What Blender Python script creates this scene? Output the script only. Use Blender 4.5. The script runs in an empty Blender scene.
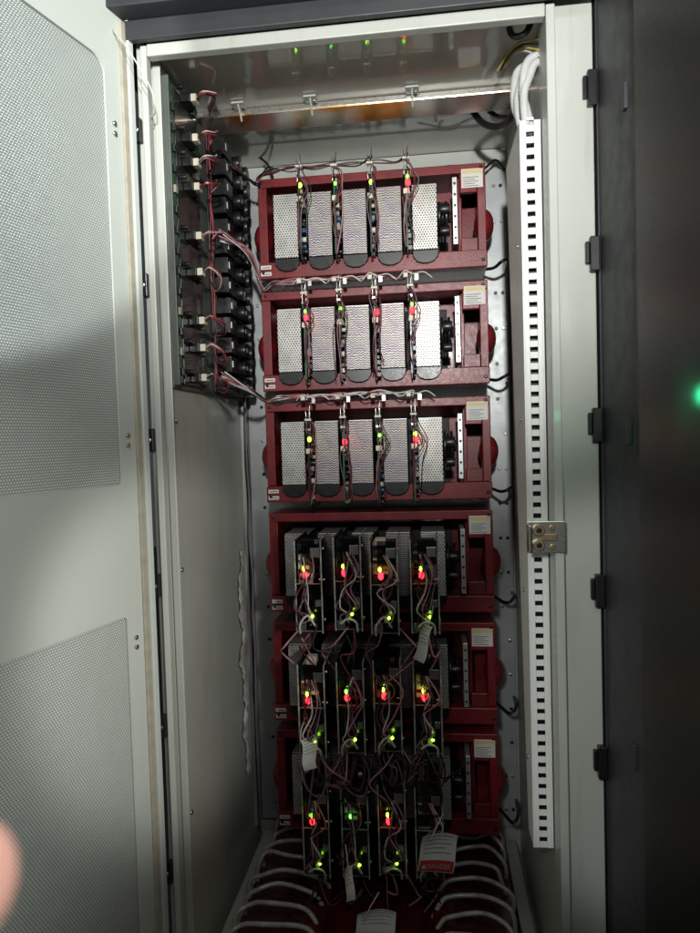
import bpy, math, random
from mathutils import Vector, Matrix
random.seed(7)
S = bpy.context.scene
COL = S.collection
R = random.random
def U(a,b): return a+(b-a)*random.random()

# ------------------------------------------------------------------ camera
CAM = Vector((0,0,1.25)); F=674.0
psi=math.radians(6.85); pit=math.radians(2.2); rol=math.radians(1.7)
fw=Vector((-math.sin(psi)*math.cos(pit), math.cos(psi)*math.cos(pit), -math.sin(pit)))
rt=Vector((math.cos(psi),math.sin(psi),0)); up=rt.cross(fw)
r2=rt*math.cos(rol)-up*math.sin(rol); u2=up*math.cos(rol)+rt*math.sin(rol)
cd=bpy.data.cameras.new("camera"); cam=bpy.data.objects.new("camera",cd); COL.objects.link(cam)
M=Matrix(((r2.x,u2.x,-fw.x,CAM.x),(r2.y,u2.y,-fw.y,CAM.y),(r2.z,u2.z,-fw.z,CAM.z),(0,0,0,1)))
cam.matrix_world=M
cd.sensor_fit='VERTICAL'; cd.sensor_height=36; cd.lens=26; cd.clip_start=0.01; cd.clip_end=100
cd.dof.use_dof=True; cd.dof.focus_distance=1.62; cd.dof.aperture_fstop=8.0
S.camera=cam
def ray(u,v): return fw+r2*((u-350)/F)-u2*((v-466.5)/F)
def P(u,v,Y):
    d=ray(u,v); return CAM+d*(Y/d.y)
def PX(u,v,X):
    d=ray(u,v); return CAM+d*(X/d.x)

# ------------------------------------------------------------------ materials
def newmat(name):
    m=bpy.data.materials.new(name); m.use_nodes=True
    nt=m.node_tree; b=nt.nodes["Principled BSDF"]; return m,nt,b
def mth(nt,op,a,b=None,c=None):
    n=nt.nodes.new('ShaderNodeMath'); n.operation=op
    for i,x in enumerate((a,b,c)):
        if x is None: continue
        if isinstance(x,(int,float)): n.inputs[i].default_value=x
        else: nt.links.new(x,n.inputs[i])
    return n.outputs[0]
def mixc(nt,f,a,b):
    n=nt.nodes.new('ShaderNodeMix'); n.data_type='RGBA'
    if isinstance(f,(int,float)): n.inputs[0].default_value=f
    else: nt.links.new(f,n.inputs[0])
    for i,x in ((6,a),(7,b)):
        if isinstance(x,tuple): n.inputs[i].default_value=(*x[:3],1)
        else: nt.links.new(x,n.inputs[i])
    return n.outputs[2]
def noise(nt,scale,detail=4,vec=None,rough=0.55):
    n=nt.nodes.new('ShaderNodeTexNoise'); n.inputs['Scale'].default_value=scale
    n.inputs['Detail'].default_value=detail; n.inputs['Roughness'].default_value=rough
    if vec is None:
        tc=nt.nodes.new('ShaderNodeTexCoord'); vec=tc.outputs['Object']
    nt.links.new(vec,n.inputs['Vector']); return n.outputs['Fac']
def ramp(nt,f,a,b):
    n=nt.nodes.new('ShaderNodeMapRange'); nt.links.new(f,n.inputs[0])
    n.inputs[1].default_value=a; n.inputs[2].default_value=b; return n.outputs[0]
def paint(name,col,rough=0.45,var=0.25,metal=0.0,scale=6,bump=0.15,bscale=500,coat=0.0,dirt=None,col2=None,rr=(0.3,0.75),rv=0.3,detail=6,cr=0.08):
    m,nt,b=newmat(name)
    f=ramp(nt,noise(nt,scale,detail),*rr)
    dark=tuple(c*(1-var) for c in col) if col2 is None else col2
    c=mixc(nt,f,dark,col)
    if dirt:
        tc=nt.nodes.new('ShaderNodeTexCoord'); mp=nt.nodes.new('ShaderNodeMapping')
        nt.links.new(tc.outputs['Object'],mp.inputs[0]); mp.inputs['Scale'].default_value=(1,1,0.12)
        g=ramp(nt,noise(nt,28,5,mp.outputs[0]),0.55,0.85)
        c=mixc(nt,mth(nt,'MULTIPLY',g,0.55),c,dirt)
    nt.links.new(c,b.inputs['Base Color'])
    r=mth(nt,'MULTIPLY_ADD',noise(nt,scale*7,4),rv,rough-rv/2)
    nt.links.new(r,b.inputs['Roughness'])
    b.inputs['Metallic'].default_value=metal; b.inputs['Coat Weight'].default_value=coat
    b.inputs['Coat Roughness'].default_value=cr
    if bump:
        bp=nt.nodes.new('ShaderNodeBump'); bp.inputs['Strength'].default_value=bump
        bp.inputs['Distance'].default_value=0.0006
        nt.links.new(noise(nt,bscale,2),bp.inputs['Height']); nt.links.new(bp.outputs[0],b.inputs['Normal'])
    return m
def emit(name,col,s):
    m,nt,b=newmat(name); b.inputs['Base Color'].default_value=(*col,1)
    b.inputs['Emission Color'].default_value=(*col,1); b.inputs['Emission Strength'].default_value=s
    return m
def hexmask(nt,ax1,ax2,pitch,r,aspect=1.732):
    tc=nt.nodes.new('ShaderNodeTexCoord'); sp=nt.nodes.new('ShaderNodeSeparateXYZ')
    nt.links.new(tc.outputs['Object'],sp.inputs[0])
    a=mth(nt,'DIVIDE',sp.outputs[ax1],pitch); b=mth(nt,'DIVIDE',sp.outputs[ax2],pitch*aspect)
    outs=[]
    for off in (0.0,0.5):
        fa=mth(nt,'SUBTRACT',mth(nt,'FRACT',mth(nt,'ADD',a,off)),0.5)
        fb=mth(nt,'MULTIPLY',mth(nt,'SUBTRACT',mth(nt,'FRACT',mth(nt,'ADD',b,off)),0.5),aspect)
        d=mth(nt,'SQRT',mth(nt,'ADD',mth(nt,'MULTIPLY',fa,fa),mth(nt,'MULTIPLY',fb,fb)))
        outs.append(mth(nt,'LESS_THAN',d,r))
    return mth(nt,'MAXIMUM',outs[0],outs[1])
def perf_sheet(name,col,ax1,ax2,pitch,r):
    m,nt,b=newmat(name)
    k=hexmask(nt,ax1,ax2,pitch,r)
    b.inputs['Base Color'].default_value=(*col,1); b.inputs['Roughness'].default_value=0.45; b.inputs['Metallic'].default_value=0.2
    inv=mth(nt,'SUBTRACT',1.0,k); nt.links.new(inv,b.inputs['Alpha']); return m

GREY=paint("grey_cabinet_paint",(0.49,0.505,0.46),0.42,0.16,scale=3,bump=0.1,coat=0.15,dirt=(0.28,0.28,0.24))
CEIL=paint("glossy_ceiling_paint",(0.60,0.59,0.54),0.22,0.12,scale=4,bump=0.0,coat=1.0,rv=.06,cr=0.03)
BACKM=paint("zinc_back_panel",(0.46,0.48,0.48),0.42,0.25,metal=0.35,scale=8,bump=0.1)
DOORM=paint("door_paint",(0.60,0.63,0.585),0.45,0.10,scale=2.5,bump=0.1,coat=0.1)
BLACKP=paint("charcoal_powder_coat",(0.036,0.037,0.043),0.5,0.35,scale=5,bump=0.4,bscale=700)
BLACK=paint("black_plastic",(0.013,0.013,0.014),0.34,0.4,scale=30,bump=0)
GAP=paint("black_core_and_gap_shade",(0.006,0.006,0.007),0.6,0.4,scale=30,bump=0)  # black for heat sink cores and the painted shade in the gaps
RED=paint("red_moulded_resin",(0.225,0.012,0.017),0.40,0.5,scale=14,bump=0.5,bscale=220,coat=0.2,dirt=(0.080,0.007,0.009))
DRED=paint("dark_red_resin",(0.085,0.006,0.008),0.32,0.5,scale=12,bump=0.4,bscale=200,coat=0.4)
STEEL=paint("stainless_steel",(0.62,0.60,0.57),0.3,0.2,metal=1.0,scale=20,bump=0)
STEELP=paint("polished_steel",(0.80,0.77,0.70),0.28,0.1,metal=1.0,scale=20,bump=0,rv=.08)
STEELREFL=paint("steel_painted_reflections",(0.82,0.80,0.74),0.26,0.2,metal=0.95,scale=6.5,bump=0,col2=(0.85,0.36,0.12),rr=(0.38,0.50),rv=0.04,detail=1)  # orange patches in the colour imitate warm reflections on the steel channel
ALU=paint("aluminium",(0.66,0.66,0.66),0.38,0.2,metal=0.7,scale=30,bump=0)
BRASS=paint("bronze",(0.42,0.30,0.17),0.4,0.3,metal=0.9,scale=60,bump=0)
BEIGE=paint("beige_gasket",(0.46,0.42,0.33),0.8,0.3,scale=40,bump=0.5)
PVC=paint("grey_white_duct_plastic",(0.84,0.85,0.82),0.45,0.06,scale=6,bump=0.05)
WHITE=paint("white_paper",(0.74,0.73,0.70),0.6,0.15,scale=30,bump=0)
INK=paint("printed_ink",(0.12,0.12,0.12),0.7,0.1,bump=0)
YEL=paint("yellow_print",(0.70,0.56,0.26),0.6,0.1,bump=0)
REDP=paint("red_print",(0.55,0.04,0.04),0.5,0.1,bump=0)
PCBG=paint("green_circuit_board",(0.025,0.085,0.045),0.35,0.4,scale=60,bump=0.2)
PCBD=paint("dark_circuit_board",(0.014,0.022,0.018),0.3,0.5,scale=60,bump=0.2,coat=0.4)
TAN=paint("tan_board",(0.34,0.30,0.22),0.5,0.3,scale=30,bump=0)
TBG=paint("dark_grey_green_plate",(0.10,0.115,0.10),0.45,0.3,scale=30,bump=0)
BLUE=paint("blue_capacitor",(0.02,0.07,0.16),0.35,0.2,bump=0)
CREAM=paint("cream_connector",(0.68,0.64,0.52),0.5,0.15,scale=60,bump=0)
HOSE=paint("translucent_silver_hose",(0.52,0.50,0.46),0.25,0.5,scale=50,bump=0.3,bscale=120,coat=0.6)
HOSEW=paint("white_corrugated_plastic",(0.60,0.61,0.59),0.4,0.2,scale=30,bump=0)
FLECK=paint("painted_light_flecks",(0.88,0.88,0.84),0.3,0.3,metal=0.2,scale=40,bump=0)  # pale colour for the light flecks on the side wall
W_MAR=paint("maroon_wire",(0.13,0.025,0.035),0.4,0.3,scale=50,bump=0)
W_BLK=paint("black_wire",(0.012,0.012,0.014),0.35,0.3,scale=50,bump=0)
W_PNK=paint("pink_wire",(0.48,0.22,0.24),0.4,0.3,scale=80,bump=0)
W_WHT=paint("white_wire",(0.66,0.63,0.60),0.4,0.2,scale=80,bump=0)
W_VIO=paint("violet_grey_wire",(0.20,0.15,0.21),0.4,0.3,scale=80,bump=0)
W_RED=paint("red_wire",(0.42,0.03,0.03),0.4,0.3,scale=80,bump=0)
W_YEL=paint("yellow_wire",(0.50,0.38,0.10),0.4,0.3,scale=80,bump=0)
FLOORM=paint("grey_floor",(0.10,0.10,0.10),0.6,0.4,scale=4,bump=0.2)
E_RED=emit("red_lamp_glow",(1.0,0.010,0.018),11)
E_GRN=emit("green_lamp_glow",(0.10,1.0,0.04),8)
E_YG=emit("yellow_green_lamp_glow",(0.42,1.0,0.04),9)
DOORPERF=perf_sheet("perforated_door_sheet",(0.40,0.43,0.41),0,2,0.0052,0.34)
VENTBACK=paint("pale_lit_backing",(0.94,0.98,0.94),0.9,0.12,scale=25,bump=0)
def hs_dots():
    m,nt,b=newmat("perforated_heat_sink_face"); k=hexmask(nt,0,2,0.0064,0.26)
    v=noise(nt,40,3); c=mixc(nt,ramp(nt,v,0.3,0.7),(0.44,0.43,0.40),(0.64,0.63,0.60))
    nt.links.new(mixc(nt,k,c,(0.05,0.045,0.04)),b.inputs['Base Color']); b.inputs['Metallic'].default_value=0.25
    b.inputs['Roughness'].default_value=0.40
    bp=nt.nodes.new('ShaderNodeBump'); bp.inputs['Distance'].default_value=0.002; bp.inputs['Strength'].default_value=0.4; bp.invert=True
    nt.links.new(k,bp.inputs['Height']); nt.links.new(bp.outputs[0],b.inputs['Normal']); return m
def hs_wave():
    m,nt,b=newmat("pin_fin_heat_sink_face")
    tc=nt.nodes.new('ShaderNodeTexCoord'); sp=nt.nodes.new('ShaderNodeSeparateXYZ'); nt.links.new(tc.outputs['Object'],sp.inputs[0])
    oi=nt.nodes.new('ShaderNodeObjectInfo')
    n=noise(nt,45,4)
    zz=mth(nt,'ADD',sp.outputs[2],mth(nt,'MULTIPLY',mth(nt,'SINE',mth(nt,'MULTIPLY',sp.outputs[0],700)),0.0011))
    a=mth(nt,'SINE',mth(nt,'ADD',mth(nt,'MULTIPLY',zz,1150),mth(nt,'MULTIPLY',n,mth(nt,'MULTIPLY_ADD',oi.outputs['Random'],9,5))))
    k=ramp(nt,a,-0.4,0.5)
    d=mixc(nt,ramp(nt,noise(nt,22,2),0.4,0.6),(0.14,0.10,0.145),(0.19,0.16,0.145))
    l=mixc(nt,ramp(nt,n,0.4,0.6),(0.56,0.51,0.55),(0.62,0.60,0.56))
    nt.links.new(mixc(nt,k,d,l),b.inputs['Base Color']); b.inputs['Metallic'].default_value=0.2; b.inputs['Roughness'].default_value=0.42
    bp=nt.nodes.new('ShaderNodeBump'); bp.inputs['Distance'].default_value=0.003; bp.inputs['Strength'].default_value=0.6
    nt.links.new(k,bp.inputs['Height']); nt.links.new(bp.outputs[0],b.inputs['Normal']); return m
HSD=hs_dots(); HSW=hs_wave()
def acryl(name,tint,extra,rgh):
    m,nt,b=newmat(name); out=nt.nodes['Material Output']
    t=nt.nodes.new('ShaderNodeBsdfTransparent'); t.inputs[0].default_value=(*tint,1)
    g=nt.nodes.new('ShaderNodeBsdfGlossy'); g.inputs['Roughness'].default_value=rgh
    fr=nt.nodes.new('ShaderNodeFresnel'); fr.inputs[0].default_value=1.49
    mx=nt.nodes.new('ShaderNodeMixShader'); nt.links.new(mth(nt,'MULTIPLY_ADD',fr.outputs[0],1.0,extra),mx.inputs[0])
    nt.links.new(t.outputs[0],mx.inputs[1]); nt.links.new(g.outputs[0],mx.inputs[2]); nt.links.new(mx.outputs[0],out.inputs[0]); return m
ACR=acryl("clear_acrylic",(0.74,0.78,0.76),0.08,0.10)
SMK=acryl("smoked_shade_acrylic",(0.36,0.39,0.38),0.06,0.14)  # smoke tint deepened so the plates also darken the lower rows like shade
ACRE=paint("acrylic_cut_edge",(0.50,0.54,0.51),0.3,0.75,scale=45,bump=0)
SKIN,nt_,b_=newmat("skin"); b_.inputs['Roughness'].default_value=0.55
b_.inputs['Subsurface Weight'].default_value=0.15; b_.inputs['Subsurface Radius'].default_value=(0.01,0.004,0.002)
nt_.links.new(mixc(nt_,noise(nt_,60,4),(0.52,0.25,0.20),(0.64,0.36,0.30)),b_.inputs['Base Color'])

# ------------------------------------------------------------------ mesh builder
def smooth_path(pts,k=6):
    pts=[Vector(p) for p in pts]
    if len(pts)<3: return pts
    q=[pts[0]*2-pts[1]]+pts+[pts[-1]*2-pts[-2]]; out=[]
    for i in range(1,len(q)-2):
        for j in range(k):
            t=j/k; a,b,c,d=q[i-1],q[i],q[i+1],q[i+2]
            out.append(0.5*((2*b)+(c-a)*t+(2*a-5*b+4*c-d)*t*t+(3*b-a-3*c+d)*t**3))
    out.append(pts[-1]); return out
class MB:
    def __init__(s,o=(0,0,0)): s.v=[];s.f=[];s.m=[];s.sm=[];s.mats=[];s.o=Vector(o)
    def mi(s,mat):
        if mat not in s.mats: s.mats.append(mat)
        return s.mats.index(mat)
    def face(s,idx,mat,sm=False): s.f.append(idx);s.m.append(s.mi(mat));s.sm.append(sm)
    def box(s,x0,x1,y0,y1,z0,z1,mat,rot=None):
        n=len(s.v); c=Vector(((x0+x1)/2,(y0+y1)/2,(z0+z1)/2))
        for z in (z0,z1):
            for x,y in ((x0,y0),(x1,y0),(x1,y1),(x0,y1)):
                p=Vector((x,y,z))
                if rot is not None: p=c+rot@(p-c)
                s.v.append(p-s.o)
        for q in ((3,2,1,0),(4,5,6,7),(0,1,5,4),(1,2,6,5),(2,3,7,6),(3,0,4,7)): s.face([n+i for i in q],mat)
        return s
    def cyl(s,a,b,r,mat,n=14,r1=None):
        a=Vector(a);b=Vector(b);d=(b-a).normalized(); t=Vector((0,0,1)) if abs(d.z)<0.9 else Vector((1,0,0))
        x=d.cross(t).normalized(); y=d.cross(x); k=len(s.v); r1=r if r1 is None else r1
        for p,rr in ((a,r),(b,r1)):
            for i in range(n):
                w=2*math.pi*i/n; s.v.append(p+x*rr*math.cos(w)+y*rr*math.sin(w)-s.o)
        for i in range(n):
            j=(i+1)%n; s.face([k+i,k+j,k+n+j,k+n+i],mat,True)
        s.face([k+i for i in range(n)][::-1],mat); s.face([k+n+i for i in range(n)],mat); return s
    def tube(s,pts,r,mat,n=7,k=6,rib=0):
        pts=smooth_path(pts,k); k0=len(s.v); N=len(pts); x=None
        for i,p in enumerate(pts):
            d=(pts[min(i+1,N-1)]-pts[max(i-1,0)])
            d=d.normalized() if d.length>1e-9 else Vector((0,0,1))
            if x is None:
                t=Vector((0,0,1)) if abs(d.z)<0.9 else Vector((1,0,0)); x=d.cross(t).normalized()
            else:
                x=(x-d*x.dot(d)); x=x.normalized() if x.length>1e-9 else d.orthogonal().normalized()
            y=d.cross(x); rr=r*(1+rib*(i%2))
            for j in range(n):
                w=2*math.pi*j/n; s.v.append(p+x*rr*math.cos(w)+y*rr*math.sin(w)-s.o)
        for i in range(N-1):
            for j in range(n):
                l=(j+1)%n; a=k0+i*n
                s.face([a+j,a+l,a+n+l,a+n+j],mat,True)
        s.face([k0+j for j in range(n)][::-1],mat); s.face([k0+(N-1)*n+j for j in range(n)],mat); return s
    def ball(s,c,rx,ry,rz,mat,n=12,m=8):
        k=len(s.v); c=Vector(c)
        for i in range(m+1):
            a=math.pi*i/m
            for j in range(n):
                w=2*math.pi*j/n
                s.v.append(c+Vector((rx*math.sin(a)*math.cos(w),ry*math.sin(a)*math.sin(w),rz*math.cos(a)))-s.o)
        for i in range(m):
            for j in range(n):
                l=(j+1)%n; s.face([k+i*n+j,k+(i+1)*n+j,k+(i+1)*n+l,k+i*n+l],mat,True)
        return s
    def prism(s,pts,axis,d0,d1,mat):
        k=len(s.v); n=len(pts)
        for d in (d0,d1):
            for a,b in pts:
                p={'x':(d,a,b),'y':(a,d,b),'z':(a,b,d)}[axis]; s.v.append(Vector(p)-s.o)
        s.face([k+i for i in range(n)][::-1],mat); s.face([k+n+i for i in range(n)],mat)
        for i in range(n):
            j=(i+1)%n; s.face([k+i,k+j,k+n+j,k+n+i],mat)
        return s
    def quadsheet(s,grid,mat):
        k=len(s.v); nr=len(grid); nc=len(grid[0])
        for row in grid:
            for p in row: s.v.append(Vector(p)-s.o)
        for i in range(nr-1):
            for j in range(nc-1): s.face([k+i*nc+j,k+i*nc+j+1,k+(i+1)*nc+j+1,k+(i+1)*nc+j],mat,True)
        return s
    def mesh(s,name):
        me=bpy.data.meshes.new(name); me.from_pydata([tuple(v) for v in s.v],[],s.f)
        for m in s.mats: me.materials.append(m)
        for p,m,sm in zip(me.polygons,s.m,s.sm): p.material_index=m; p.use_smooth=sm
        import bmesh
        bm=bmesh.new(); bm.from_mesh(me); bmesh.ops.recalc_face_normals(bm,faces=bm.faces); bm.to_mesh(me); bm.free()
        me.update(); return me
def obj(name,me,parent=None,loc=(0,0,0),bevel=0,label=None,cat=None,group=None,kind=None,rotz=0):
    if isinstance(me,MB): me=me.mesh(name)
    o=bpy.data.objects.new(name,me); COL.objects.link(o); o.location=loc; o.rotation_euler=(0,0,rotz)
    if parent: o.parent=parent
    if bevel and me is not None:
        b=o.modifiers.new("bevel",'BEVEL'); b.width=bevel; b.segments=2; b.limit_method='ANGLE'; b.angle_limit=math.radians(50)
    if label: o["label"]=label
    if cat: o["category"]=cat
    if group: o["group"]=group
    if kind: o["kind"]=kind
    return o
def empty(name,loc,label,cat,group=None,rotz=0):
    return obj(name,None,None,loc,0,label,cat,group,None,rotz)

# ------------------------------------------------------------------ floor
b=MB(); b.box(-8,8,-8,8,-0.02,0,FLOORM); obj("floor",b,kind="structure")

# ------------------------------------------------------------------ cabinet
XL,XR,YF,YB,ZT=-0.505,0.216,1.26,1.82,1.998
C=empty("electrical_cabinet",(-0.145,1.55,0),"tall grey steel electrical cabinet with perforated door open","cabinet")
O=(-0.145,1.55,0)
def cab(name,b,bevel=0.0015,parent=C,**k): return obj(name,b,parent,bevel=bevel,**k)
b=MB(O); b.box(XL-0.012,XL,YF,YB+.012,0,ZT,GREY)
b.box(XL,XL+0.010,1.765,YB-0.001,0.2,ZT-0.1,GREY)
for z in (0.5,1.0,1.3): b.cyl((XL,1.30,z),(XL+.004,1.30,z),.005,STEEL)
cab("side_wall",b)
b=MB(O); b.box(XR,XR+.012,YF,YB+.012,0,ZT,GREY)
for z in (0.6,0.9,1.2,1.55,1.8): b.cyl((XR,1.66,z),(XR-.004,1.66,z),.005,STEEL)
b.box(XR-.003,XR-.0008,1.30,1.33,1.78,1.83,WHITE); b.box(XR-.0036,XR-.0031,1.302,1.328,1.81,1.825,REDP)
cab("side_wall",b)
b=MB(O); b.box(XL,XR,YB,YB+.012,0,ZT,GREY); cab("back_wall",b)
b=MB(O); b.box(XL+.012,XR-.006,YB-.014,YB-.008,0.2,1.940,BACKM)
for z in [0.25+0.0915*i for i in range(19)]:
    for x in (-0.455,-0.425,0.178,0.196):
        if R()<0.75:
            b.cyl((x,YB-.014,z),(x,YB-.019,z),.0045,STEEL if R()<.5 else BLACK,8)
for i in range(16):
    x=U(-.38,.12); b.cyl((x,YB-.014,1.925+U(-.02,.01)),(x,YB-.018,1.925),.004,STEEL,8)
cab("mounting_plate",b,.001)
b=MB(O); b.box(XL,XR,YF,YB,ZT+.001,ZT+.012,CEIL); cab("ceiling_panel",b,0)
b=MB(O); yc=1.50
b.prism([(yc,ZT-.001),(yc+.055,ZT-.001),(yc+.055,ZT-.026),(yc+.050,ZT-.028),(yc,ZT-.014)],'x',XL+.001,XR-.001,STEELREFL)
b.box(XL+.001,XR-.001,yc-.0025,yc-.0003,ZT-.013,ZT-.0012,STEELP)
for x in (-.40,-.24,-.02):
    b.prism([(yc-.038,ZT-.001),(yc-.003,ZT-.001),(yc-.003,ZT-.030)],'x',x-.002,x+.002,GREY)
    b.box(x-.014,x+.014,yc-.038,yc-.008,ZT-.005,ZT-.0012,GREY)
    b.cyl((x+.008,yc-.02,ZT-.004),(x+.008,yc-.02,ZT-.009),.004,STEEL)
cab("ceiling_channel",b,.001)
b=MB(O)
b.box(-.528,XL-.0125,1.235,1.28,0,2.02,GREY)
b.box(-.512,-.500,1.215,1.2345,0,1.986,GREY)
b.box(XL-.001,XL+.014,1.255,1.259,0.1,1.98,GREY)
b.box(.230,.296,1.238,1.28,0,2.04,GREY)
b.box(XR-.002,.2295,1.215,1.27,0,1.986,GREY)
b.box(-.4995,XR-.003,1.215,1.235,1.966,1.988,GREY)
b.box(-.4995,XR-.003,1.236,1.262,1.984,1.9975,GREY)
b.box(-.4995,XR-.003,1.215,1.26,0.0,0.10,GREY)
cab("door_frame",b,.002)
b=MB(O)
b.box(-.62,.60,1.16,1.50,2.025,2.40,BLACKP); b.box(-.50,.30,1.155,1.1595,2.06,2.07,BLACK)
b.box(-.545,.296,1.20,1.214,1.989,2.0245,BLACKP)
cab("top_fascia",b,.002)
for v in (90,255,425,590,760):
    p=P(593,v,1.238); z=p.z
    b=MB(O); b.box(.284,.300,1.224,1.2378,z-.030,z+.030,BLACK); b.box(.277,.2838,1.228,1.2378,z-.016,z+.022,BLACK)
    cab("hinge",b,.002)
for v in (130,285,440,585,725,870):
    p=P(160,v,1.232); z=p.z
    b=MB(O); b.box(-.534,-.520,1.222,1.2345,z-.022,z+.022,BLACK); b.cyl((-.527,1.222,z),(-.527,1.219,z),.004,STEEL)
    cab("hinge",b,.0015)
p=P(545,537,1.21); b=MB(O); x,z=p.x,p.z
b.box(x-.032,x+.034,1.206,1.209,z-.028,z+.028,STEELP)
b.box(x-.032,x-.028,1.18,1.2055,z-.024,z+.024,STEELP)
for dz in (-.013,.013):
    b.cyl((x-.012,1.206,z+dz),(x-.012,1.198,z+dz),.010,BRASS,16); b.cyl((x-.012,1.198,z+dz),(x-.012,1.196,z+dz),.005,BLACK,12)
    b.cyl((x+.012,1.206,z+dz*1.3),(x+.012,1.202,z+dz*1.3),.005,BRASS,10)
b.box(x-.006,x+.020,1.203,1.2055,z-.006,z+.006,BRASS)
cab("door_striker",b,.001)
b=MB(O); b.box(XL,XR,1.261,YB-.001,0.08,0.12,GREY); cab("base_plate",b)

# ---- door
dd=Vector((-.247,-.969,0)); ang=math.atan2(dd.y,dd.x)
D=obj("door",None,C,loc=(-.532+.145,1.222-1.55,0),rotz=ang,label="perforated grey steel door swung wide open")
L=0.70
def win(b,x0,x1,z0,z1,X0,X1,Z0,Z1,y0,y1,mat,r=.03):
    b.box(X0,x0,y0,y1,Z0,Z1,mat); b.box(x1,X1,y0,y1,Z0,Z1,mat)
    b.box(x0,x1,y0,y1,Z0,z0,mat); b.box(x0,x1,y0,y1,z1,Z1,mat)
b=MB()
win(b,.075,.62,1.183,1.93,0.006,L,1.06,2.06,-.003,0,DOORM)
win(b,.075,.62,.20,.945,0.006,L,.06,1.06,-.003,0,DOORM)
for (cx,cz,sx,sz,rr) in ((.075,1.183,1,1,.012),(.075,1.93,1,-1,.03),(.075,.945,1,-1,.012)):
    pts=[(cx,cz)]+[(cx+sx*rr*(1-math.sin(a)),cz+sz*rr*(1-math.cos(a))) for a in [math.pi/2*i/8 for i in range(9)]]
    b.prism(pts,'y',-.0028,-.0002,DOORM)
obj("door_panel",b,D)
b=MB(); b.box(.0,.006,-.03,.004,.06,2.06,DOORM); b.box(.006,.02,.0002,.010,.08,2.04,DOORM); b.box(.0205,.034,.0002,.006,.1,2.02,BEIGE)
obj("door_edge",b,D,bevel=.0015)
for z0,z1 in ((1.175,1.94),(.19,.955)):
    b=MB(); b.quadsheet([[(.067,-.0045,z0),(.63,-.0045,z0)],[(.067,-.0045,z1),(.63,-.0045,z1)]],DOORPERF); obj("perforated_vent",b,D)
    b=MB(); b.box(.06,.64,-.0085,-.0070,z0,z1,VENTBACK); obj("vent_lit_backing",b,D)  # pale sheet imitates the lit space seen through the vent holes
for v in (125,135,437,447,645,655):
    z=1.25+(449-v)*1.2/674
    b=MB(); b.cyl((.056,.0,z),(.056,.004,z),.0042,STEEL,10); obj("bolt",b,D)
b=MB(); z0=1.25+(449-60)*1.2/674
b.tube([(.05,.002,z0+.05),(.058,.035,z0+.01),(.035,.065,z0-.055),(.010,.055,z0-.085),(-.02,.02,z0-.078)],.0013,W_WHT)
obj("grounding_wire",b,D)

# ------------------------------------------------------------------ black neighbouring door
ON=(.34,1.0,0)
N=empty("black_cabinet",ON,"black powder-coated cabinet standing open beside grey cabinet","cabinet")
b=MB(ON)
b.prism([(.302,1.235),(.312,1.235),(.385,.25),(.375,.25)],'z',.02,2.05,BLACKP)
b.box(.300,.60,1.236,1.30,.0,2.02,BLACKP)
obj("side_panel",b,N,bevel=.003)
b=MB(ON)
b.prism([(.299,1.02),(.3125,1.02),(.365,.30),(.352,.30)],'z',.10,1.98,BLACK)
obj("inner_panel",b,N,bevel=.004)
for z in (.25,.75,1.25,1.75):
    b=MB(ON); b.box(.297,.304,1.06,1.075,z-.02,z+.02,BLACKP); obj("fastener",b,N,bevel=.002)
p=PX(700,395,.325)
b=MB(ON); b.ball((p.x-.010,p.y,p.z),.0010,.0018,.0018,emit("green_glow_emitter",(0.02,1,0.30),.35)); obj("green_glow_dot",b,N)  # added glowing dot imitates a green reflection in the black panel
pl=bpy.data.lights.new("green_glow_light",'POINT'); pl.energy=.15; pl.color=(.05,1,.4); pl.shadow_soft_size=.012
po=bpy.data.objects.new("green_glow_light",pl); po.location=(p.x-.042,p.y,p.z); COL.objects.link(po)  # added light spreads the soft green glow over the panel

# ------------------------------------------------------------------ power modules
ZR=[1.774-.2738*i for i in range(6)]
MO=(-.13,1.80,-.123)
x0,x1=-.405,.144
b=MB(MO)
b.box(x0,x1,1.776,1.799,-.120,.118,RED)
b.box(x0+.021,.050,1.770,1.7755,-.105,.080,GAP)  # black sheet paints in the shade seen between the heat sinks
b.box(x0,x1,1.655,1.7755,.104,.120,RED)
b.box(x0,x1,1.655,1.7755,-.122,-.108,RED)
b.box(x0,x0+.016,1.655,1.7755,-.1075,.1035,RED)
b.box(x1-.016,x1,1.655,1.7755,-.1075,.1035,RED)
b.box(.080,.090,1.68,1.7755,-.1075,.1035,RED)
top=[(x0,-.084)]
for i in range(5):
    c=-.332+.083*i
    top.append((c-.036,-.084))
    for k in range(9):
        a=math.pi*k/8; top.append((c-.030*math.cos(a),-.086-.022*math.sin(a)))
    top.append((c+.036,-.084))
top.append((x1,-.084))
b.prism([(x0,-.124)]+top+[(x1,-.124)],'y',1.628,1.6545,RED)
b.box(x0,x1,1.640,1.6545,.100,.121,RED)
b.box(x0,x0+.022,1.640,1.6545,-.0838,.0998,RED)
b.box(.124,x1,1.640,1.6545,-.0838,.0998,RED)
b.box(.084,.1238,1.640,1.6545,.054,.0998,RED)
b.box(.084,.1238,1.640,1.6545,-.0838,-.052,RED)
b.ball((x0+.002,1.69,-.012),.024,.046,.038,RED,16,10); b.ball((x1-.002,1.69,-.012),.024,.046,.038,RED,16,10)
for x in (x0+.011,x1-.010):
    for z in (-.108,.111): b.cyl((x,1.628 if z<0 else 1.640,z),(x,1.624 if z<0 else 1.636,z),.0045,BLACK,8)
FRAME=b.mesh("frame")
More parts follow.
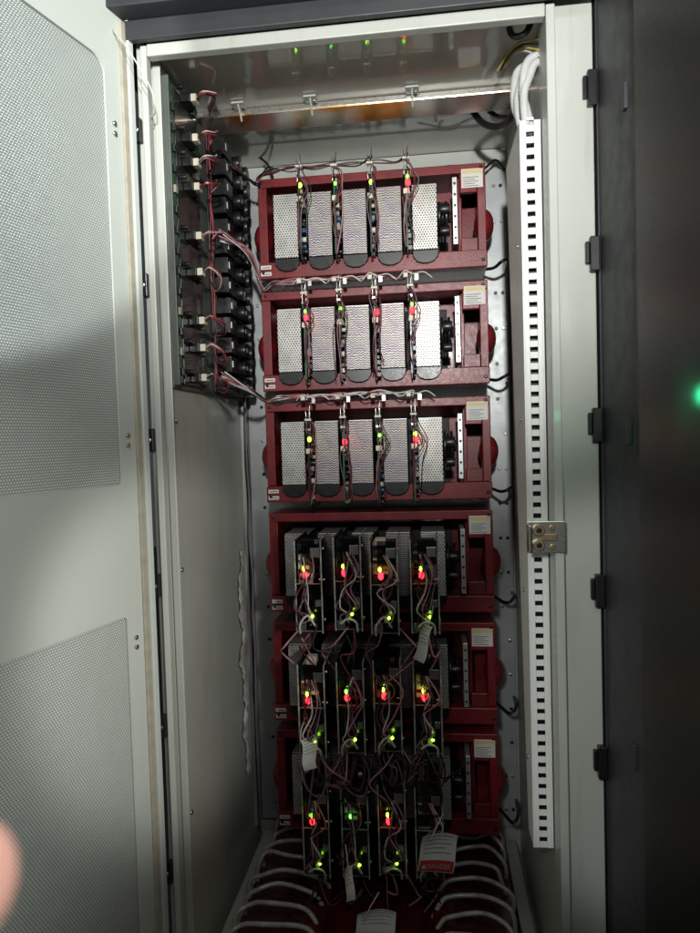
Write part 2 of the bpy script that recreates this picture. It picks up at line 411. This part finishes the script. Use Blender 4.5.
def hs(face):
    b=MB(MO)
    b.box(-.024,.024,1.624,1.768,-.074,.062,GAP)
    b.box(-.0285,.0285,1.612,1.6185,-.080,.070,face); b.box(-.0285,-.027,1.619,1.74,-.080,.070,BLACK); b.box(.027,.0285,1.619,1.74,-.080,.070,BLACK)
    b.box(-.0285,.0285,1.619,1.74,.0703,.073,ALU)
    b.prism([(-.030,-.081),(.030,-.081),(.029,-.094),(.021,-.105),(.008,-.110),(-.008,-.110),(-.021,-.105),(-.029,-.094)],'y',1.616,1.70,BLACK)
    return b.mesh("heat_sink")
HS1,HS2=hs(HSD),hs(HSW)
b=MB(MO)
for i,(xa,xb,r) in enumerate(((.032,.037,.036),(.040,.044,.030),(.048,.054,.036),(.032,.062,.014))):
    b.cyl((xa,1.655,.004),(xb,1.655,.004),r,BLACK,24)
b.cyl((.036,1.624,.012),(.058,1.624,.012),.014,BLACK,18); b.cyl((.036,1.634,-.035),(.058,1.634,-.035),.011,BLACK,16)
INS=b.mesh("insulator")
b=MB(MO); b.box(.065,.076,1.608,1.613,-.074,.080,ALU); b.box(.065,.076,1.6135,1.70,.074,.080,ALU); b.box(.065,.076,1.6135,1.70,-.074,-.068,ALU)
for k in range(6): b.cyl((.0705,1.608,-.060+.025*k),(.0705,1.605,-.060+.025*k),.0030,BLACK,8)
BUS=b.mesh("busbar")
b=MB(MO); b.box(.088,.138,1.6385,1.6398,.064,.108,WHITE); b.box(.090,.136,1.6378,1.6384,.097,.106,YEL)
for k in range(5): b.box(.092,.128-.008*(k%2),1.6380,1.6384,.0675+.005*k,.0688+.005*k,INK)
LAB=b.mesh("warning_label")
b=MB(MO)
for z in (-.096,-.112): 
    b.box(x0+.005,x0+.031,1.6265,1.6278,z-.005,z+.004,WHITE); b.box(x0+.008,x0+.028,1.6260,1.6264,z-.002,z,INK)
SLB=b.mesh("serial_label")
b=MB(MO); b.tube([(x1-.01,1.76,-.10),(x1+.02,1.70,-.112),(x1+.035,1.66,-.108),(x1+.05,1.68,-.10),(x1+.055,1.76,-.105)],.004,BLACK,8); SCB=b.mesh("short_cable")

def led_mesh(mats,kind):
    b=MB(MO)
    if kind=='A':
        if 'g' in mats: b.ball((.004,1.568,.108),.0035,.0035,.0045,E_GRN)
        if 'y' in mats: b.ball((.004,1.568,.106),.0045,.0035,.0060,E_YG)
        if 'r' in mats: b.ball((.005,1.568,.094),.0060,.004,.0075,E_RED)
    else:
        b.ball((-.008,1.440,.040),.0034,.0035,.0050,E_YG if 'y' in mats else E_GRN)
        if 'r' in mats: b.ball((-.006,1.440,.026),.0058,.004,.0085,E_RED)
    return b.mesh("indicator_lamp")
LC={}
def led(m,k):
    if (m,k) not in LC: LC[(m,k)]=led_mesh(m,k)
    return LC[(m,k)]
def boardA(seed):
    random.seed(seed); b=MB(MO)
    b.box(-.001,.001,1.580,1.725,-.060,.125,PCBD)
    b.box(-.0022,.0022,1.575,1.5795,-.050,.118,PCBG if seed%2 else PCBD)
    for k in range(12):
        z=-.052+.0145*k; y=U(1.580,1.605); m=random.choice([BLACK,BLUE,CREAM,BLACK,TAN,PCBG,BLACK])
        if R()<.5: b.box(.0012,U(.006,.011),y,y+U(.01,.03),z,z+U(.006,.012),m)
        else: b.cyl((.0012,y+.01,z),(U(.007,.011),y+.01,z),U(.004,.007),m,12)
    b.box(-.006,.008,1.574,1.592,.072,.084,CREAM)
    b.box(-.005,.006,1.570,1.582,.126,.132,STEEL)
    for x in (-.004,.005): b.cyl((x,1.580,.118),(x,1.576,.172),.0012,STEEL,6)
    b.box(-.007,.008,1.572,1.586,.150,.155,CREAM)
    b.cyl((.001,1.579,.156),(.006,1.579,.186),.0016,STEEL,6)
    return b.mesh("gate_board")
BA=[boardA(s) for s in range(4)]
def wiresA(seed):
    random.seed(seed+50); b=MB(MO)
    for k in range(4):
        x=U(-.006,.010); m=random.choice([W_PNK,W_MAR,W_VIO,W_BLK,W_BLK,W_MAR])
        b.tube([(x,1.58,.148),(x+U(-.006,.014),1.560,.128),(x+U(-.004,.026),1.556,.09),(x+U(-.012,.012),1.563,U(.0,.06)),(x+U(-.008,.01),1.576,U(-.055,-.02))],U(.0010,.0015),m,6)
    return b.mesh("lead_wire")
WA=[wiresA(s) for s in range(8)]
def boardB(seed):
    random.seed(seed+9); b=MB(MO)
    b.box(-.026,-.024,1.46,1.600,-.100,.095,PCBD)
    b.box(-.0235,.024,1.580,1.598,-.03,-.01,BLACK); b.box(-.0235,.024,1.580,1.598,.04,.085,BLACK); b.box(-.0235,.024,1.582,1.598,-.09,-.05,BLACK)
    for k in range(30):
        z=U(-.095,.08); y=U(1.465,1.56); m=random.choice([BLACK,BLACK,BLACK,PCBD,PCBG,BLACK,CREAM,ALU,BLACK,TAN])
        w=U(.008,.036)
        if R()<.55: b.box(-.0238,-.0238+w,y,y+U(.01,.03),z,z+U(.006,.020),m)
        else: b.cyl((-.0238,y,z),(-.0238+w,y,z),U(.004,.009),m,14)
    for z in (.080,-.093): b.box(-.0238,.026,1.458,1.466,z,z+.009,BLACK)
    b.box(-.0238,.004,1.462,1.475,.056,.068,CREAM if seed%2 else BLACK)
    for z in (-.09,-.0,.070): b.cyl((.020,1.47,z+.01),(.033,1.47,z+.01),.004,STEEL,8)
    b.box(.006,.026,1.446,1.4475,.064,.085,STEEL); b.box(.006,.008,1.4478,1.475,.064,.085,STEEL)
    b.box(-.024,-.008,1.446,1.4475,-.098,-.080,STEEL)
    b.box(.014,.026,1.446,1.4475,-.045,-.030,STEEL)
    b.box(-.006,.012,1.466,1.49,-.088,-.072,PCBG)
    b.cyl((.004,1.465,-.03),(.004,1.49,-.03),.009,BRASS,14)
    return b.mesh("driver_board")
BB=[boardB(s) for s in range(5)]
b=MB(MO); b.box(.0285,.0312,1.445,1.60,-.104,.102,ACR); b.box(-.0305,-.0278,1.450,1.60,-.104,.102,SMK)
b.box(-.0277,.0284,1.4500,1.4524,-.100,.004,SMK); b.box(-.014,.0284,1.4500,1.4524,.046,.100,SMK); AC=b.mesh("acrylic_cover")
b=MB(MO); b.box(.0283,.0314,1.4432,1.4448,-.104,.102,ACRE); b.box(.0283,.0314,1.4432,1.60,.1023,.1034,ACRE)
b.box(-.0277,.0284,1.4495,1.4526,.0043,.0053,ACRE); b.box(-.0307,-.0276,1.4482,1.4496,-.104,.102,ACRE)
b.box(-.0277,.0284,1.4495,1.4526,-.1015,-.1003,ACRE); ACE=b.mesh("acrylic_edge")
def wiresB(seed):
    random.seed(seed+80); b=MB(MO)
    for k in range(6):
        m=[W_WHT,W_PNK,W_MAR,W_BLK,W_VIO,W_MAR][k]; x=U(-.014,.012)
        b.tube([(x,1.446,.070),(x+U(-.01,.028),1.425,.03+U(-.01,.015)),(x+U(-.02,.012),1.435,-.01),(x+U(-.015,.02),1.422,-.045),(U(-.02,.018),1.435,-.066),(U(-.03,.02),1.44,-.085)],U(.0013,.0021),m,6)
    s=-1 if seed%2 else 1
    b.tube([(-.020*s,1.44,-.104),(-.018*s,1.430,-.080),(.0,1.426,-.066+.006*s),(.015*s,1.432,-.084)],.0024,W_WHT,7)
    b.cyl((.004,1.436,-.070),(.004,1.45,-.070),.005,CREAM,10)
    return b.mesh("lead_wire")
WB=[wiresB(s) for s in range(7)]
b=MB(MO); b.ball((.010,1.430,-.062),.0030,.003,.0036,E_YG); LOWLED=b.mesh("indicator_lamp")

ledA=[['y','g','y','gr'],['gr','g','r','gr'],['y','r','g','yr']]
ledB=[['yr']*4,['yr','gr','yr','yr'],['gr','g','yr',None]]
zoff=[-.036,-.050,-.074]
mlabels=["red resin power module with upright circuit boards and lamps",
 "red resin power module hung with dark acrylic-covered driver boards"]
random.seed(77)
for r in range(6):
    A=r<3
    E=empty("power_module",(-.13,1.80,ZR[r]-.123),mlabels[0 if A else 1],"power module","power modules stacked in the cabinet")
    obj("frame",FRAME,E,bevel=.005)
    for i in range(5):
        obj("heat_sink",HS1 if i in(0,4) else HS2,E,loc=(-.332+.083*i,0,0),bevel=.001)
    obj("insulator",INS,E,bevel=.001); obj("busbar",BUS,E,bevel=.0008)
    obj("warning_label",LAB,E); obj("serial_label",SLB,E); obj("short_cable",SCB,E)
    for i in range(4):
        if A:
            z=zoff[r]; dx=-.290+.083*i+(.003 if r else 0)
            g=obj("gate_board",BA[(i+r)%4],E,loc=(dx,0,z+U(-.004,.004)),bevel=.0005)
            obj("indicator_lamp",led(ledA[r][i],'A'),g); obj("lead_wire",WA[(i*2+r)%8],g)
        else:
            g=obj("driver_board",BB[(i+2*r)%5],E,loc=(-.272+.0835*i+U(-.003,.003),U(-.008,.008),-.018+U(-.005,.005)),bevel=.0005)
            obj("acrylic_cover",AC,g); obj("acrylic_edge",ACE,g)
            if ledB[r-3][i]:
                obj("indicator_lamp",led(ledB[r-3][i],'B'),g); obj("indicator_lamp",LOWLED,g)
            obj("lead_wire",WB[(i+3*r)%7],g)

# ------------------------------------------------------------------ wiring between rows
random.seed(21)
def bundle(name,paths,label,group,cat="wires"):
    o=paths[0][0][0]; b=MB(o)
    for pts,r_,m in paths: b.tube(pts,r_,m,6)
    return obj(name,b,loc=o,label=label,cat=cat,group=group)
for r in (3,4,5):
    for i in range(4):
        X=-.272+.0835*i; z0=ZR[r]-.11; z1=(ZR[r+1]+.06) if r<5 else .13
        ps=[]
        for k in range(4):
            dx=random.choice([-.06,-.03,0,0,.035,.07]); 
            a=Vector((X+U(-.018,.015),1.45+U(0,.05),z0+U(-.01,.02))); e=Vector((X+U(-.018,.015),1.44+U(0,.06),z1+U(-.04,.01)))
            m1=Vector((X+dx*.6+U(-.02,.02),U(1.40,1.48),z0-.035+U(-.02,.01))); m2=Vector((X+dx+U(-.02,.02),U(1.41,1.50),(z0+z1)/2+U(-.03,.02)))
            if r==5: m2.z=z0-.06; e=Vector((X+U(-.05,.05),1.5+U(-.05,.08),.17))
            ps.append(([a,m1,m2,e],U(.0016,.0023),random.choice([W_MAR,W_MAR,W_BLK,W_VIO,W_BLK,W_PNK])))
        bundle("hanging_wires",ps,"thin maroon and black wires hanging between driver boards","wires looped between board rows")
for i in range(4):
    X=-.272+.0835*i; ps=[]
    for k in range(4):
        a=U(.02,.038); z=ZR[5]+.11+U(-.035,.03); y=U(1.42,1.5)
        ps.append(([(X-a,y,z+.03),(X-a*.4,y-.02,z-.02),(X+a*.6,y-.01,z-.045),(X+a,y,z+.0),(X+a*.3,y+.01,z+.04),(X-a*.5,y,z-.05-U(0,.05))],U(.0016,.0022),random.choice([W_BLK,W_MAR,W_BLK,W_VIO])))
    bundle("hanging_wires",ps,"tangled dark wires looping above lowest driver boards","wires looped between board rows")
def harness(start,zrow,n,label,cols):
    ps=[]
    for k in range(n):
        j=lambda s=.004: Vector((U(-s,s),U(-s,s),U(-s,s)))
        pts=[start+j(.01),start+Vector((.05,.05,-.03))+j(.008),Vector((-.40,1.64,zrow-.004))+j()]
        endc=[-.29,-.207,-.124,-.041][min(k%5,3)]
        x=-.36
        while x<endc:
            pts.append(Vector((x,1.605,zrow+.004*math.sin(x*60+k)))+j(.006)); x+=.05
        pts.append(Vector((endc+.004,1.58,zrow+.004))); pts.append(Vector((endc+.003,1.57,zrow-.01)))
        ps.append((pts,U(.0012,.0019),random.choice(cols)))
    return bundle("wire_harness",ps,label,"harnesses fanning out from the terminal board")
s2=PX(222,236,-.455); s3=PX(222,376,-.455)
harness(s2,ZR[1]+.132,11,"pink and white wire harness crossing above power module",[W_PNK,W_WHT,W_MAR,W_PNK,W_VIO])
harness(s3,ZR[2]+.132,12,"pale pink wire harness draped along module top",[W_PNK,W_WHT,W_RED,W_PNK,W_BLK])
harness(PX(230,165,-.455),ZR[0]+.128,5,"dark wires running behind uppermost module boards",[W_BLK,W_MAR,W_VIO,W_BLK])
for r in (1,2):
    o=(-.34,1.58,ZR[r]+.13); b=MB(o)
    for k in range(4):
        x=-.285+.083*k; b.tube([(x-.03,1.585,ZR[r]+.122),(x-.012,1.57,ZR[r]+.132+U(-.004,.004)),(x+.006,1.568,ZR[r]+.128),(x+.03,1.582,ZR[r]+.134),(x+.05,1.59,ZR[r]+.122)],.0016,W_WHT,6)
        b.box(x-.016,x-.006,1.570,1.580,ZR[r]+.122,ZR[r]+.132,CREAM); b.box(x+.010,x+.018,1.57,1.58,ZR[r]+.114,ZR[r]+.127,STEEL)
    obj("jumper_cable",b,loc=o,label="white jumper cable with clips above power module",cat="cable",group="jumper cables on module tops")

# ------------------------------------------------------------------ terminal board on side wall
random.seed(5)
TO=(XL,1.5,1.37)
T=empty("terminal_board",TO,"tall black terminal board with plugged wires on side wall","terminal board")
b=MB(TO); b.box(XL+.001,XL+.006,1.285,1.79,1.365,1.975,TBG); b.box(XL+.0065,XL+.012,1.33,1.46,1.375,1.970,PCBD)
b.box(XL+.006,XL+.018,1.285,1.289,1.37,1.970,TBG); b.box(XL+.0065,XL+.014,1.296,1.318,1.375,1.965,PCBG)
for k in range(14): b.box(XL+.0145,XL+.020,1.300,1.312,1.39+.040*k,1.405+.040*k,random.choice([BLACK,TAN,BLACK]))
obj("backing_plate",b,T,bevel=.001)
nb=13
b0=MB(TO)
b0.box(XL+.008,XL+.052,1.53,1.585,-.018,.018,BLACK); b0.box(XL+.008,XL+.040,1.60,1.76,-.019,.019,BLACK)
b0.cyl((XL+.035,1.635,0),(XL+.060,1.635,0),.017,BLACK,16); b0.cyl((XL+.035,1.70,0),(XL+.060,1.70,0),.017,BLACK,16)
b0.cyl((XL+.0601,1.635,0),(XL+.062,1.635,0),.006,ALU,10)
b0.box(XL+.0525,XL+.0545,1.535,1.545,-.008,.008,ALU)
CM=b0.mesh("contactor_block")
for k in range(nb): obj("contactor_block",CM,T,loc=(0,U(-.006,.006),1.390+k*.0455+U(-.001,.001)),bevel=.0015)
vs=[105,142,165,188,235,270,318,345,375]
for q,v in enumerate(vs):
    z=PX(205,v,XL+.05).z-.002; b=MB(TO); y=1.375
    b.box(XL+.0125,XL+.032,y-.012,y+.030,z-.009,z+.009,BLACK); b.box(XL+.0325,XL+.044,y-.006,y+.014,z-.0075,z+.0075,CREAM)
    b.box(XL+.0125,XL+.020,y+.045,y+.070,z-.008,z+.012,random.choice([BLACK,CREAM,PCBG]))
    b.cyl((XL+.0125,y-.03,z+.01),(XL+.026,y-.03,z+.01),.005,BLACK,12)
    obj("plug",b,T,bevel=.001)
    b=MB(TO)
    for k in range(5):
        m=[W_PNK,W_WHT,W_MAR,W_RED,W_BLK][k]; zz=z+U(-.004,.004); dz=U(.014,.030)*(1 if q>4 else -1)*(-1)
        b.tube([(XL+.044,y+U(-.004,.008),zz),(XL+.062,y-.012,zz+.004),(XL+.078+U(-.006,.008),y+.01,zz+dz*.4),(XL+.068+U(-.006,.006),y+.040,zz+dz),(XL+.040,y+.075+U(0,.02),zz+dz*U(.6,.9))],U(.0011,.0017),m,6)
    obj("plug_wire",b,T)
b=MB(TO)
for k in range(4):
    m=[W_MAR,W_BLK,W_RED,W_BLK][k]; y=1.475+.009*k; x=XL+.026; pts=[]
    for j in range(12): pts.append((x+U(-.002,.006),y+U(-.005,.005),1.95-.052*j))
    b.tube(pts,U(.0013,.002),m,6,4)
obj("wire_loom",b,T)

b=MB((-.47,1.75,.2))
for k in range(4):
    pts=[(-.488+.004*k+U(-.002,.003),1.745-.009*k+U(-.004,.004),1.40-.1*j) for j in range(13)]
    b.tube(pts,.0024,[BLACK,W_BLK,BLACK,W_VIO][k],6,4)
obj("corner_cable",b,loc=(-.47,1.75,.2),label="black cables running down the rear corner of cabinet",cat="cable")
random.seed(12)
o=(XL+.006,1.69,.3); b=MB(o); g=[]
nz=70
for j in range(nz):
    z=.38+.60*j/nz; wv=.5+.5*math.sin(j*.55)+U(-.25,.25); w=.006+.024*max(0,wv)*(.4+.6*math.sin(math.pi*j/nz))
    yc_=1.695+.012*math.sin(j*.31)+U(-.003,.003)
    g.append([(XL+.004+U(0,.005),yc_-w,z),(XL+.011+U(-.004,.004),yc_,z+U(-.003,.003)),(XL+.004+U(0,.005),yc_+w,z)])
b.quadsheet(g,FLECK); obj("light_flecks",b,loc=o,label="pale wavy strip standing in for light flecks on rear side wall",cat="light flecks")  # added pale strip, shaped to imitate broken light reflections on the wall

# ------------------------------------------------------------------ slotted wire duct
DX0,DX1,DY0,DY1,DZ0,DZ1=.176,.2135,1.285,1.50,.465,1.825
DO=(.195,1.4,DZ0)
DU=empty("wire_duct",DO,"tall pale grey slotted plastic wire duct on side wall","wire duct")
b=MB(DO)
side=[(DY0,DZ0),(DY0+.065,DZ0),(DY1,DZ1),(DY0,DZ1)]
b.prism(side,'x',DX0,DX0+.003,PVC); b.prism(side,'x',DX1-.003,DX1,PVC)
b.prism([(DY0+.062,DZ0),(DY0+.065,DZ0),(DY1,DZ1),(DY1-.003,DZ1)],'x',DX0+.0031,DX1-.0031,PVC)
b.box(DX0+.0032,DX0+.0115,DY0+.0005,DY0+.003,DZ0,DZ1,PVC); b.box(DX1-.0115,DX1-.0032,DY0+.0005,DY0+.003,DZ0,DZ1,PVC)
n=66; pt=(DZ1-DZ0)/n
for k in range(n+1):
    z=DZ0+k*pt; b.box(DX0+.0117,DX1-.0117,DY0+.0008,DY0+.003,z+.0001,min(z+.0118,DZ1) if k<n else z+.005,PVC)
obj("slotted_channel",b,DU,bevel=.0004)
b=MB(DO); b.box(DX0+.0035,DX1-.0035,DY0+.02,DY0+.024,DZ0,DZ1,BLACK); obj("slot_shade",b,DU)  # black sheet paints the dark recess behind the slots
for z in (.62,.95,1.28,1.61):
    b=MB(DO); b.cyl((DX0,1.33,z),(DX0-.003,1.33,z),.004,STEEL,10); obj("rivet",b,DU)

def single(name,pts,r,mat,label,cat,group=None,n=10,rib=0,k=8):
    o=Vector(pts[0]); b=MB(o); b.tube(pts,r,mat,n,k,rib); return obj(name,b,loc=o,label=label,cat=cat,group=group)
for k,(ox,oy) in enumerate(((-.008,-.006),(.006,-.008),(0,.008),(-.014,.014))):
    path=[(.214,1.325,1.945),(.206,1.322,1.938),(.192,1.320,1.918),(.184,1.318,1.885),(.186,1.315,1.85),(.194,1.31,1.805)]
    pts=[(px+ox*math.cos(i*.5)-oy*math.sin(i*.5)*.5,py+oy*2,pz+(-ox if i<3 else 0)) for i,(px,py,pz) in enumerate(path)]
    pts=[(min(a,.2065) if i else .2155,bb,c) for i,(a,bb,c) in enumerate(pts)]
    single("white_hose",pts,.0072,HOSEW,"white corrugated hose curving down into wire duct","hose","white hoses above the wire duct",12,.14,12)
single("black_cable",[P(466,92,1.66),P(471,108,1.62),P(484,124,1.58),P(502,126,1.53),P(514,112,1.47),P(520,96,1.44)],.0075,BLACK,"thick black cable looping below cabinet ceiling","cable","black cables near ceiling")
single("black_cable",[P(474,92,1.68),P(482,104,1.64),P(496,116,1.60),P(510,118,1.55)],.006,BLACK,"thick black cable looping below cabinet ceiling","cable","black cables near ceiling")
single("black_cable",[P(232,130,1.75),P(250,150,1.76),P(268,165,1.76),P(275,186,1.74)],.003,BLACK,"thin black cable dropping to uppermost module","cable","black cables near ceiling")
single("black_cable",[P(420,175,1.75),P(450,166,1.75),P(480,170,1.74),P(495,160,1.77),P(505,170,1.79)],.003,BLACK,"thin black cable lying behind uppermost module","cable","black cables near ceiling")
single("black_cable",[P(508,24,1.30),P(513,36,1.29),P(524,34,1.28),P(530,22,1.28),P(520,16,1.29),P(512,22,1.30)],.006,BLACK,"black cable coil tied under cabinet ceiling","cable","black cables near ceiling")
for k in range(4):
    single("yellow_wire",[P(497+3*k,72-2*k,1.42),P(508+2*k,54,1.38),P(522+k,42+3*k,1.34),P(540,38+6*k,1.30)],.0022,[W_YEL,W_BLK,W_YEL,W_WHT][k],"thin yellow wire under cabinet ceiling","wire","thin wires under the ceiling",6)

# ------------------------------------------------------------------ bottom hoses and block
b=MB((-.13,1.6,.12)); b.box(-.452,.165,1.30,1.80,.121,.18,DRED)
b.box(-.33,.07,1.32,1.79,.1803,.20,DRED)
for i in range(5):
    b.box(-.30+.07*i,-.25+.07*i,1.33,1.78,.2003,.215,DRED)
for i in range(8): b.cyl((-.32,1.34+.06*i,.20),(-.32,1.34+.06*i,.212),.008,BLACK,10); b.cyl((.06,1.34+.06*i,.20),(.06,1.34+.06*i,.212),.008,BLACK,10)
obj("manifold_block",b,loc=(-.13,1.6,.12),bevel=.003,label="dark red resin manifold block on cabinet base",cat="manifold")
b=MB((-.47,1.55,.12)); b.box(-.485,-.4525,1.30,1.79,.121,.175,GREY); obj("edge_rail",b,loc=(-.47,1.55,.12),bevel=.003,label="grey steel edge rail along cabinet base",cat="rail",group="edge rails")
b=MB((.19,1.55,.12)); b.box(.170,.200,1.30,1.79,.121,.175,GREY); obj("edge_rail",b,loc=(.19,1.55,.12),bevel=.003,label="grey steel edge rail along cabinet base",cat="rail",group="edge rails")
random.seed(3)
for k in range(8):
    y=1.76-.058*k; j=lambda: U(-.012,.012)
    single("coolant_hose",[(-.445,y-.02+j(),.16),(-.44+j(),y-.012,.212),(-.42+j()*.5,y+j()*.7,.232+j()*.6),(-.37,y+.004+j()*.8,.234+j()*.6),(-.30+j(),y+.0,.232+j()*.4),(-.27+j(),y-.018,.220),(-.255+j(),y-.03,.19)],.0050,HOSE,"translucent silver hose arching from manifold to edge rail","hose","silver hoses at the cabinet base",10,.08,8)
    single("coolant_hose",[(.155,y-.03+j(),.16),(.150+j(),y-.02,.212),(.125+j()*.5,y-.004+j()*.7,.232+j()*.6),(.08,y+.004+j()*.8,.234+j()*.4),(.02+j(),y,.230+j()*.4),(-.01+j(),y-.012,.222),(-.025,y-.024,.19)],.0050,HOSE,"translucent silver hose arching from manifold to edge rail","hose","silver hoses at the cabinet base",10,.08,8)

# ------------------------------------------------------------------ tags
def tag(c,w,h,tilt,label,red=False,fold=.01,yaw=0.15,pitch=0):
    o=Vector(c); b=MB((0,0,0)); gx=[-w/2+w*i/6 for i in range(7)]
    def yy(x,z): return fold*math.sin(x/w*2.6+1.1)*(z/h+.6)+fold*.8*math.sin(z/h*4)
    b.quadsheet([[(x,yy(x,-h/2+h*j/8),-h/2+h*j/8) for x in gx] for j in range(9)],WHITE)
    def patch(xa,xb,za,zb,mat,off=.0006):
        g=[[(xa+(xb-xa)*i/6,yy(xa+(xb-xa)*i/6,za+(zb-za)*j/3)-off,za+(zb-za)*j/3) for i in range(7)] for j in range(4)]
        b.quadsheet(g,mat)
    for k in range(5): patch(-w*.40,w*(.38-.14*(k%2)),h*(.40-.10*k)-h*.008,h*(.40-.10*k)+h*.008,INK)
    if red: patch(-w*.47,w*.47,-h*.47,-h*.16,REDP)
    me=b.mesh("warning_tag"); t=obj("warning_tag",me,loc=o,label=label,cat="tag")
    t.rotation_euler=(pitch,tilt,yaw)
    b=MB(); b.tube([(-w*.3,0,h/2),(-w*.2,.01,h/2+.02),(.0,.03,h/2+.04)],.0012,W_WHT,5); obj("tag_string",b,t)
    if red:
        cu=bpy.data.curves.new("txt",'FONT'); cu.body="DANGER"; cu.size=h*.18; cu.align_x='CENTER'; cu.align_y='CENTER'; cu.extrude=.0002
        tmp=bpy.data.objects.new("txt",cu); COL.objects.link(tmp); dg=bpy.context.evaluated_depsgraph_get()
        me=bpy.data.meshes.new_from_object(tmp.evaluated_get(dg)); bpy.data.objects.remove(tmp)
        for v in me.vertices:
            x,y=v.co.x,v.co.y; z=y-h*.315; x=x+w*.06
            v.co=(x,yy(x,z)-.0014,z)
        me.materials.clear(); me.materials.append(WHITE); obj("printed_word",me,t)
        b=MB(); cx=-w*.34; cz=-h*.315; s_=h*.07
        b.prism([(cx-s_,cz-s_),(cx+s_,cz-s_),(cx,cz+s_)],'y',yy(cx,cz)-.0018,yy(cx,cz)-.0010,WHITE); obj("warning_symbol",b,t)
tag(P(438,855,1.36),.078,.072,.20,"white and red danger tag hanging among lower wires",True,.012,.25,.25)
tag(P(424,643,1.40),.030,.075,.55,"folded white paper tag hanging from driver board",False,.014,.5)
tag(P(309,754,1.40),.034,.058,-.4,"small crumpled white tag above lowest driver board",False,.016,-.4)
tag(P(350,885,1.38),.022,.060,.1,"narrow white tag hanging near cabinet base",False,.01,.6)
tag(P(376,926,1.34),.080,.045,.12,"white paper tag lying low near manifold block",False,.012,.1,.4)

# ------------------------------------------------------------------ photographer's hand beside the lens
hv=[];he=[];hr=[]
def addc(pts,rs,root=None):
    prev=root
    for p_,r_ in zip(pts,rs):
        hv.append(M@(Vector(p_)+Vector((-.0026,0,0)))); hr.append(r_); i=len(hv)-1
        if prev is not None: he.append((prev,i))
        prev=i
    return prev
w=addc([(-.235,-.20,-.02),(-.215,-.165,-.04),(-.190,-.125,-.065)],[.026,.027,.026])
palm=w
k1=addc([(-.165,-.100,-.083)],[.019],palm)
addc([(-.120,-.078,-.096),(-.090,-.067,-.101),(-.066,-.063,-.101),(-.0525,-.0615,-.1000),(-.0490,-.0610,-.0998)],[.0110,.0102,.0100,.0094,.0070],k1)
addc([(-.150,-.125,-.110),(-.125,-.120,-.130),(-.108,-.125,-.118)],[.0098,.0088,.0078],palm)
addc([(-.165,-.150,-.112),(-.140,-.148,-.130),(-.124,-.152,-.114)],[.0095,.0085,.0075],palm)
addc([(-.182,-.170,-.100),(-.160,-.172,-.116),(-.146,-.176,-.102)],[.0085,.0075,.0066],palm)
addc([(-.180,-.105,-.04),(-.150,-.085,-.035),(-.128,-.072,-.040)],[.012,.0105,.0085],w-1)
me=bpy.data.meshes.new("person"); ow=hv[0].copy(); me.from_pydata([tuple(v-ow) for v in hv],he,[]); me.materials.append(SKIN)
h=obj("person",me,loc=ow,label="bare hand with one fingertip reaching past the lens",cat="person")
sk=h.modifiers.new("skin",'SKIN')
for i,sv in enumerate(me.skin_vertices[0].data): sv.radius=(hr[i],hr[i]); sv.use_root=(i==0)
ss=h.modifiers.new("sub",'SUBSURF'); ss.levels=2; ss.render_levels=2
sk.use_smooth_shade=True

# ------------------------------------------------------------------ lights
def aim(o,loc,target):
    o.location=loc; d=Vector(target)-Vector(loc); o.rotation_euler=d.to_track_quat('-Z','Y').to_euler(); COL.objects.link(o)
def area(name,loc,target,sx,sy,e,col=(1,1,1)):
    l=bpy.data.lights.new(name,'AREA'); l.shape='RECTANGLE'; l.size=sx; l.size_y=sy; l.energy=e; l.color=col
    aim(bpy.data.objects.new(name,l),loc,target)
def spot(name,loc,target,deg,blend,e,size,col=(1,1,1)):
    l=bpy.data.lights.new(name,'SPOT'); l.spot_size=math.radians(deg); l.spot_blend=blend; l.energy=e; l.shadow_soft_size=size; l.color=col
    aim(bpy.data.objects.new(name,l),loc,target)
area("ceiling_lamp",(0.45,-.7,2.75),(-.2,1.6,1.5),1.1,.35,8,(1,.98,.93))
spot("upper_fill_spot",(.05,-.35,1.72),(-.10,1.7,1.98),63,1.0,150,.04,(.99,1,.97))  # added unseen spot: brightens the upper rows and fades downward
spot("door_shadow_spot",(.25,-.5,1.9),(-.7,.6,1.90),40,.10,125,.02,(.95,1,.98))  # added unseen spot: its cone edge draws the diagonal shadow on the door
spot("side_fill_spot",(.26,.35,1.15),(-.55,1.32,.85),38,.6,27,.05,(1,1,.94))  # added fill for the lower left inner wall
spot("side_fill_spot",(-.10,.1,1.35),(.36,1.22,.80),34,.5,24,.05,(.98,1,.97))  # added fill for the wire duct
spot("side_fill_spot",(.20,.0,1.3),(-.68,.78,1.0),52,.8,19,.06,(.97,1,.95))  # added fill for the open door
wd=bpy.data.worlds.new("World"); S.world=wd; wd.use_nodes=True
wd.node_tree.nodes['Background'].inputs[0].default_value=(.85,.92,1,1); wd.node_tree.nodes['Background'].inputs[1].default_value=.045
S.view_settings.view_transform='Standard'; S.view_settings.look='None'; S.view_settings.exposure=0
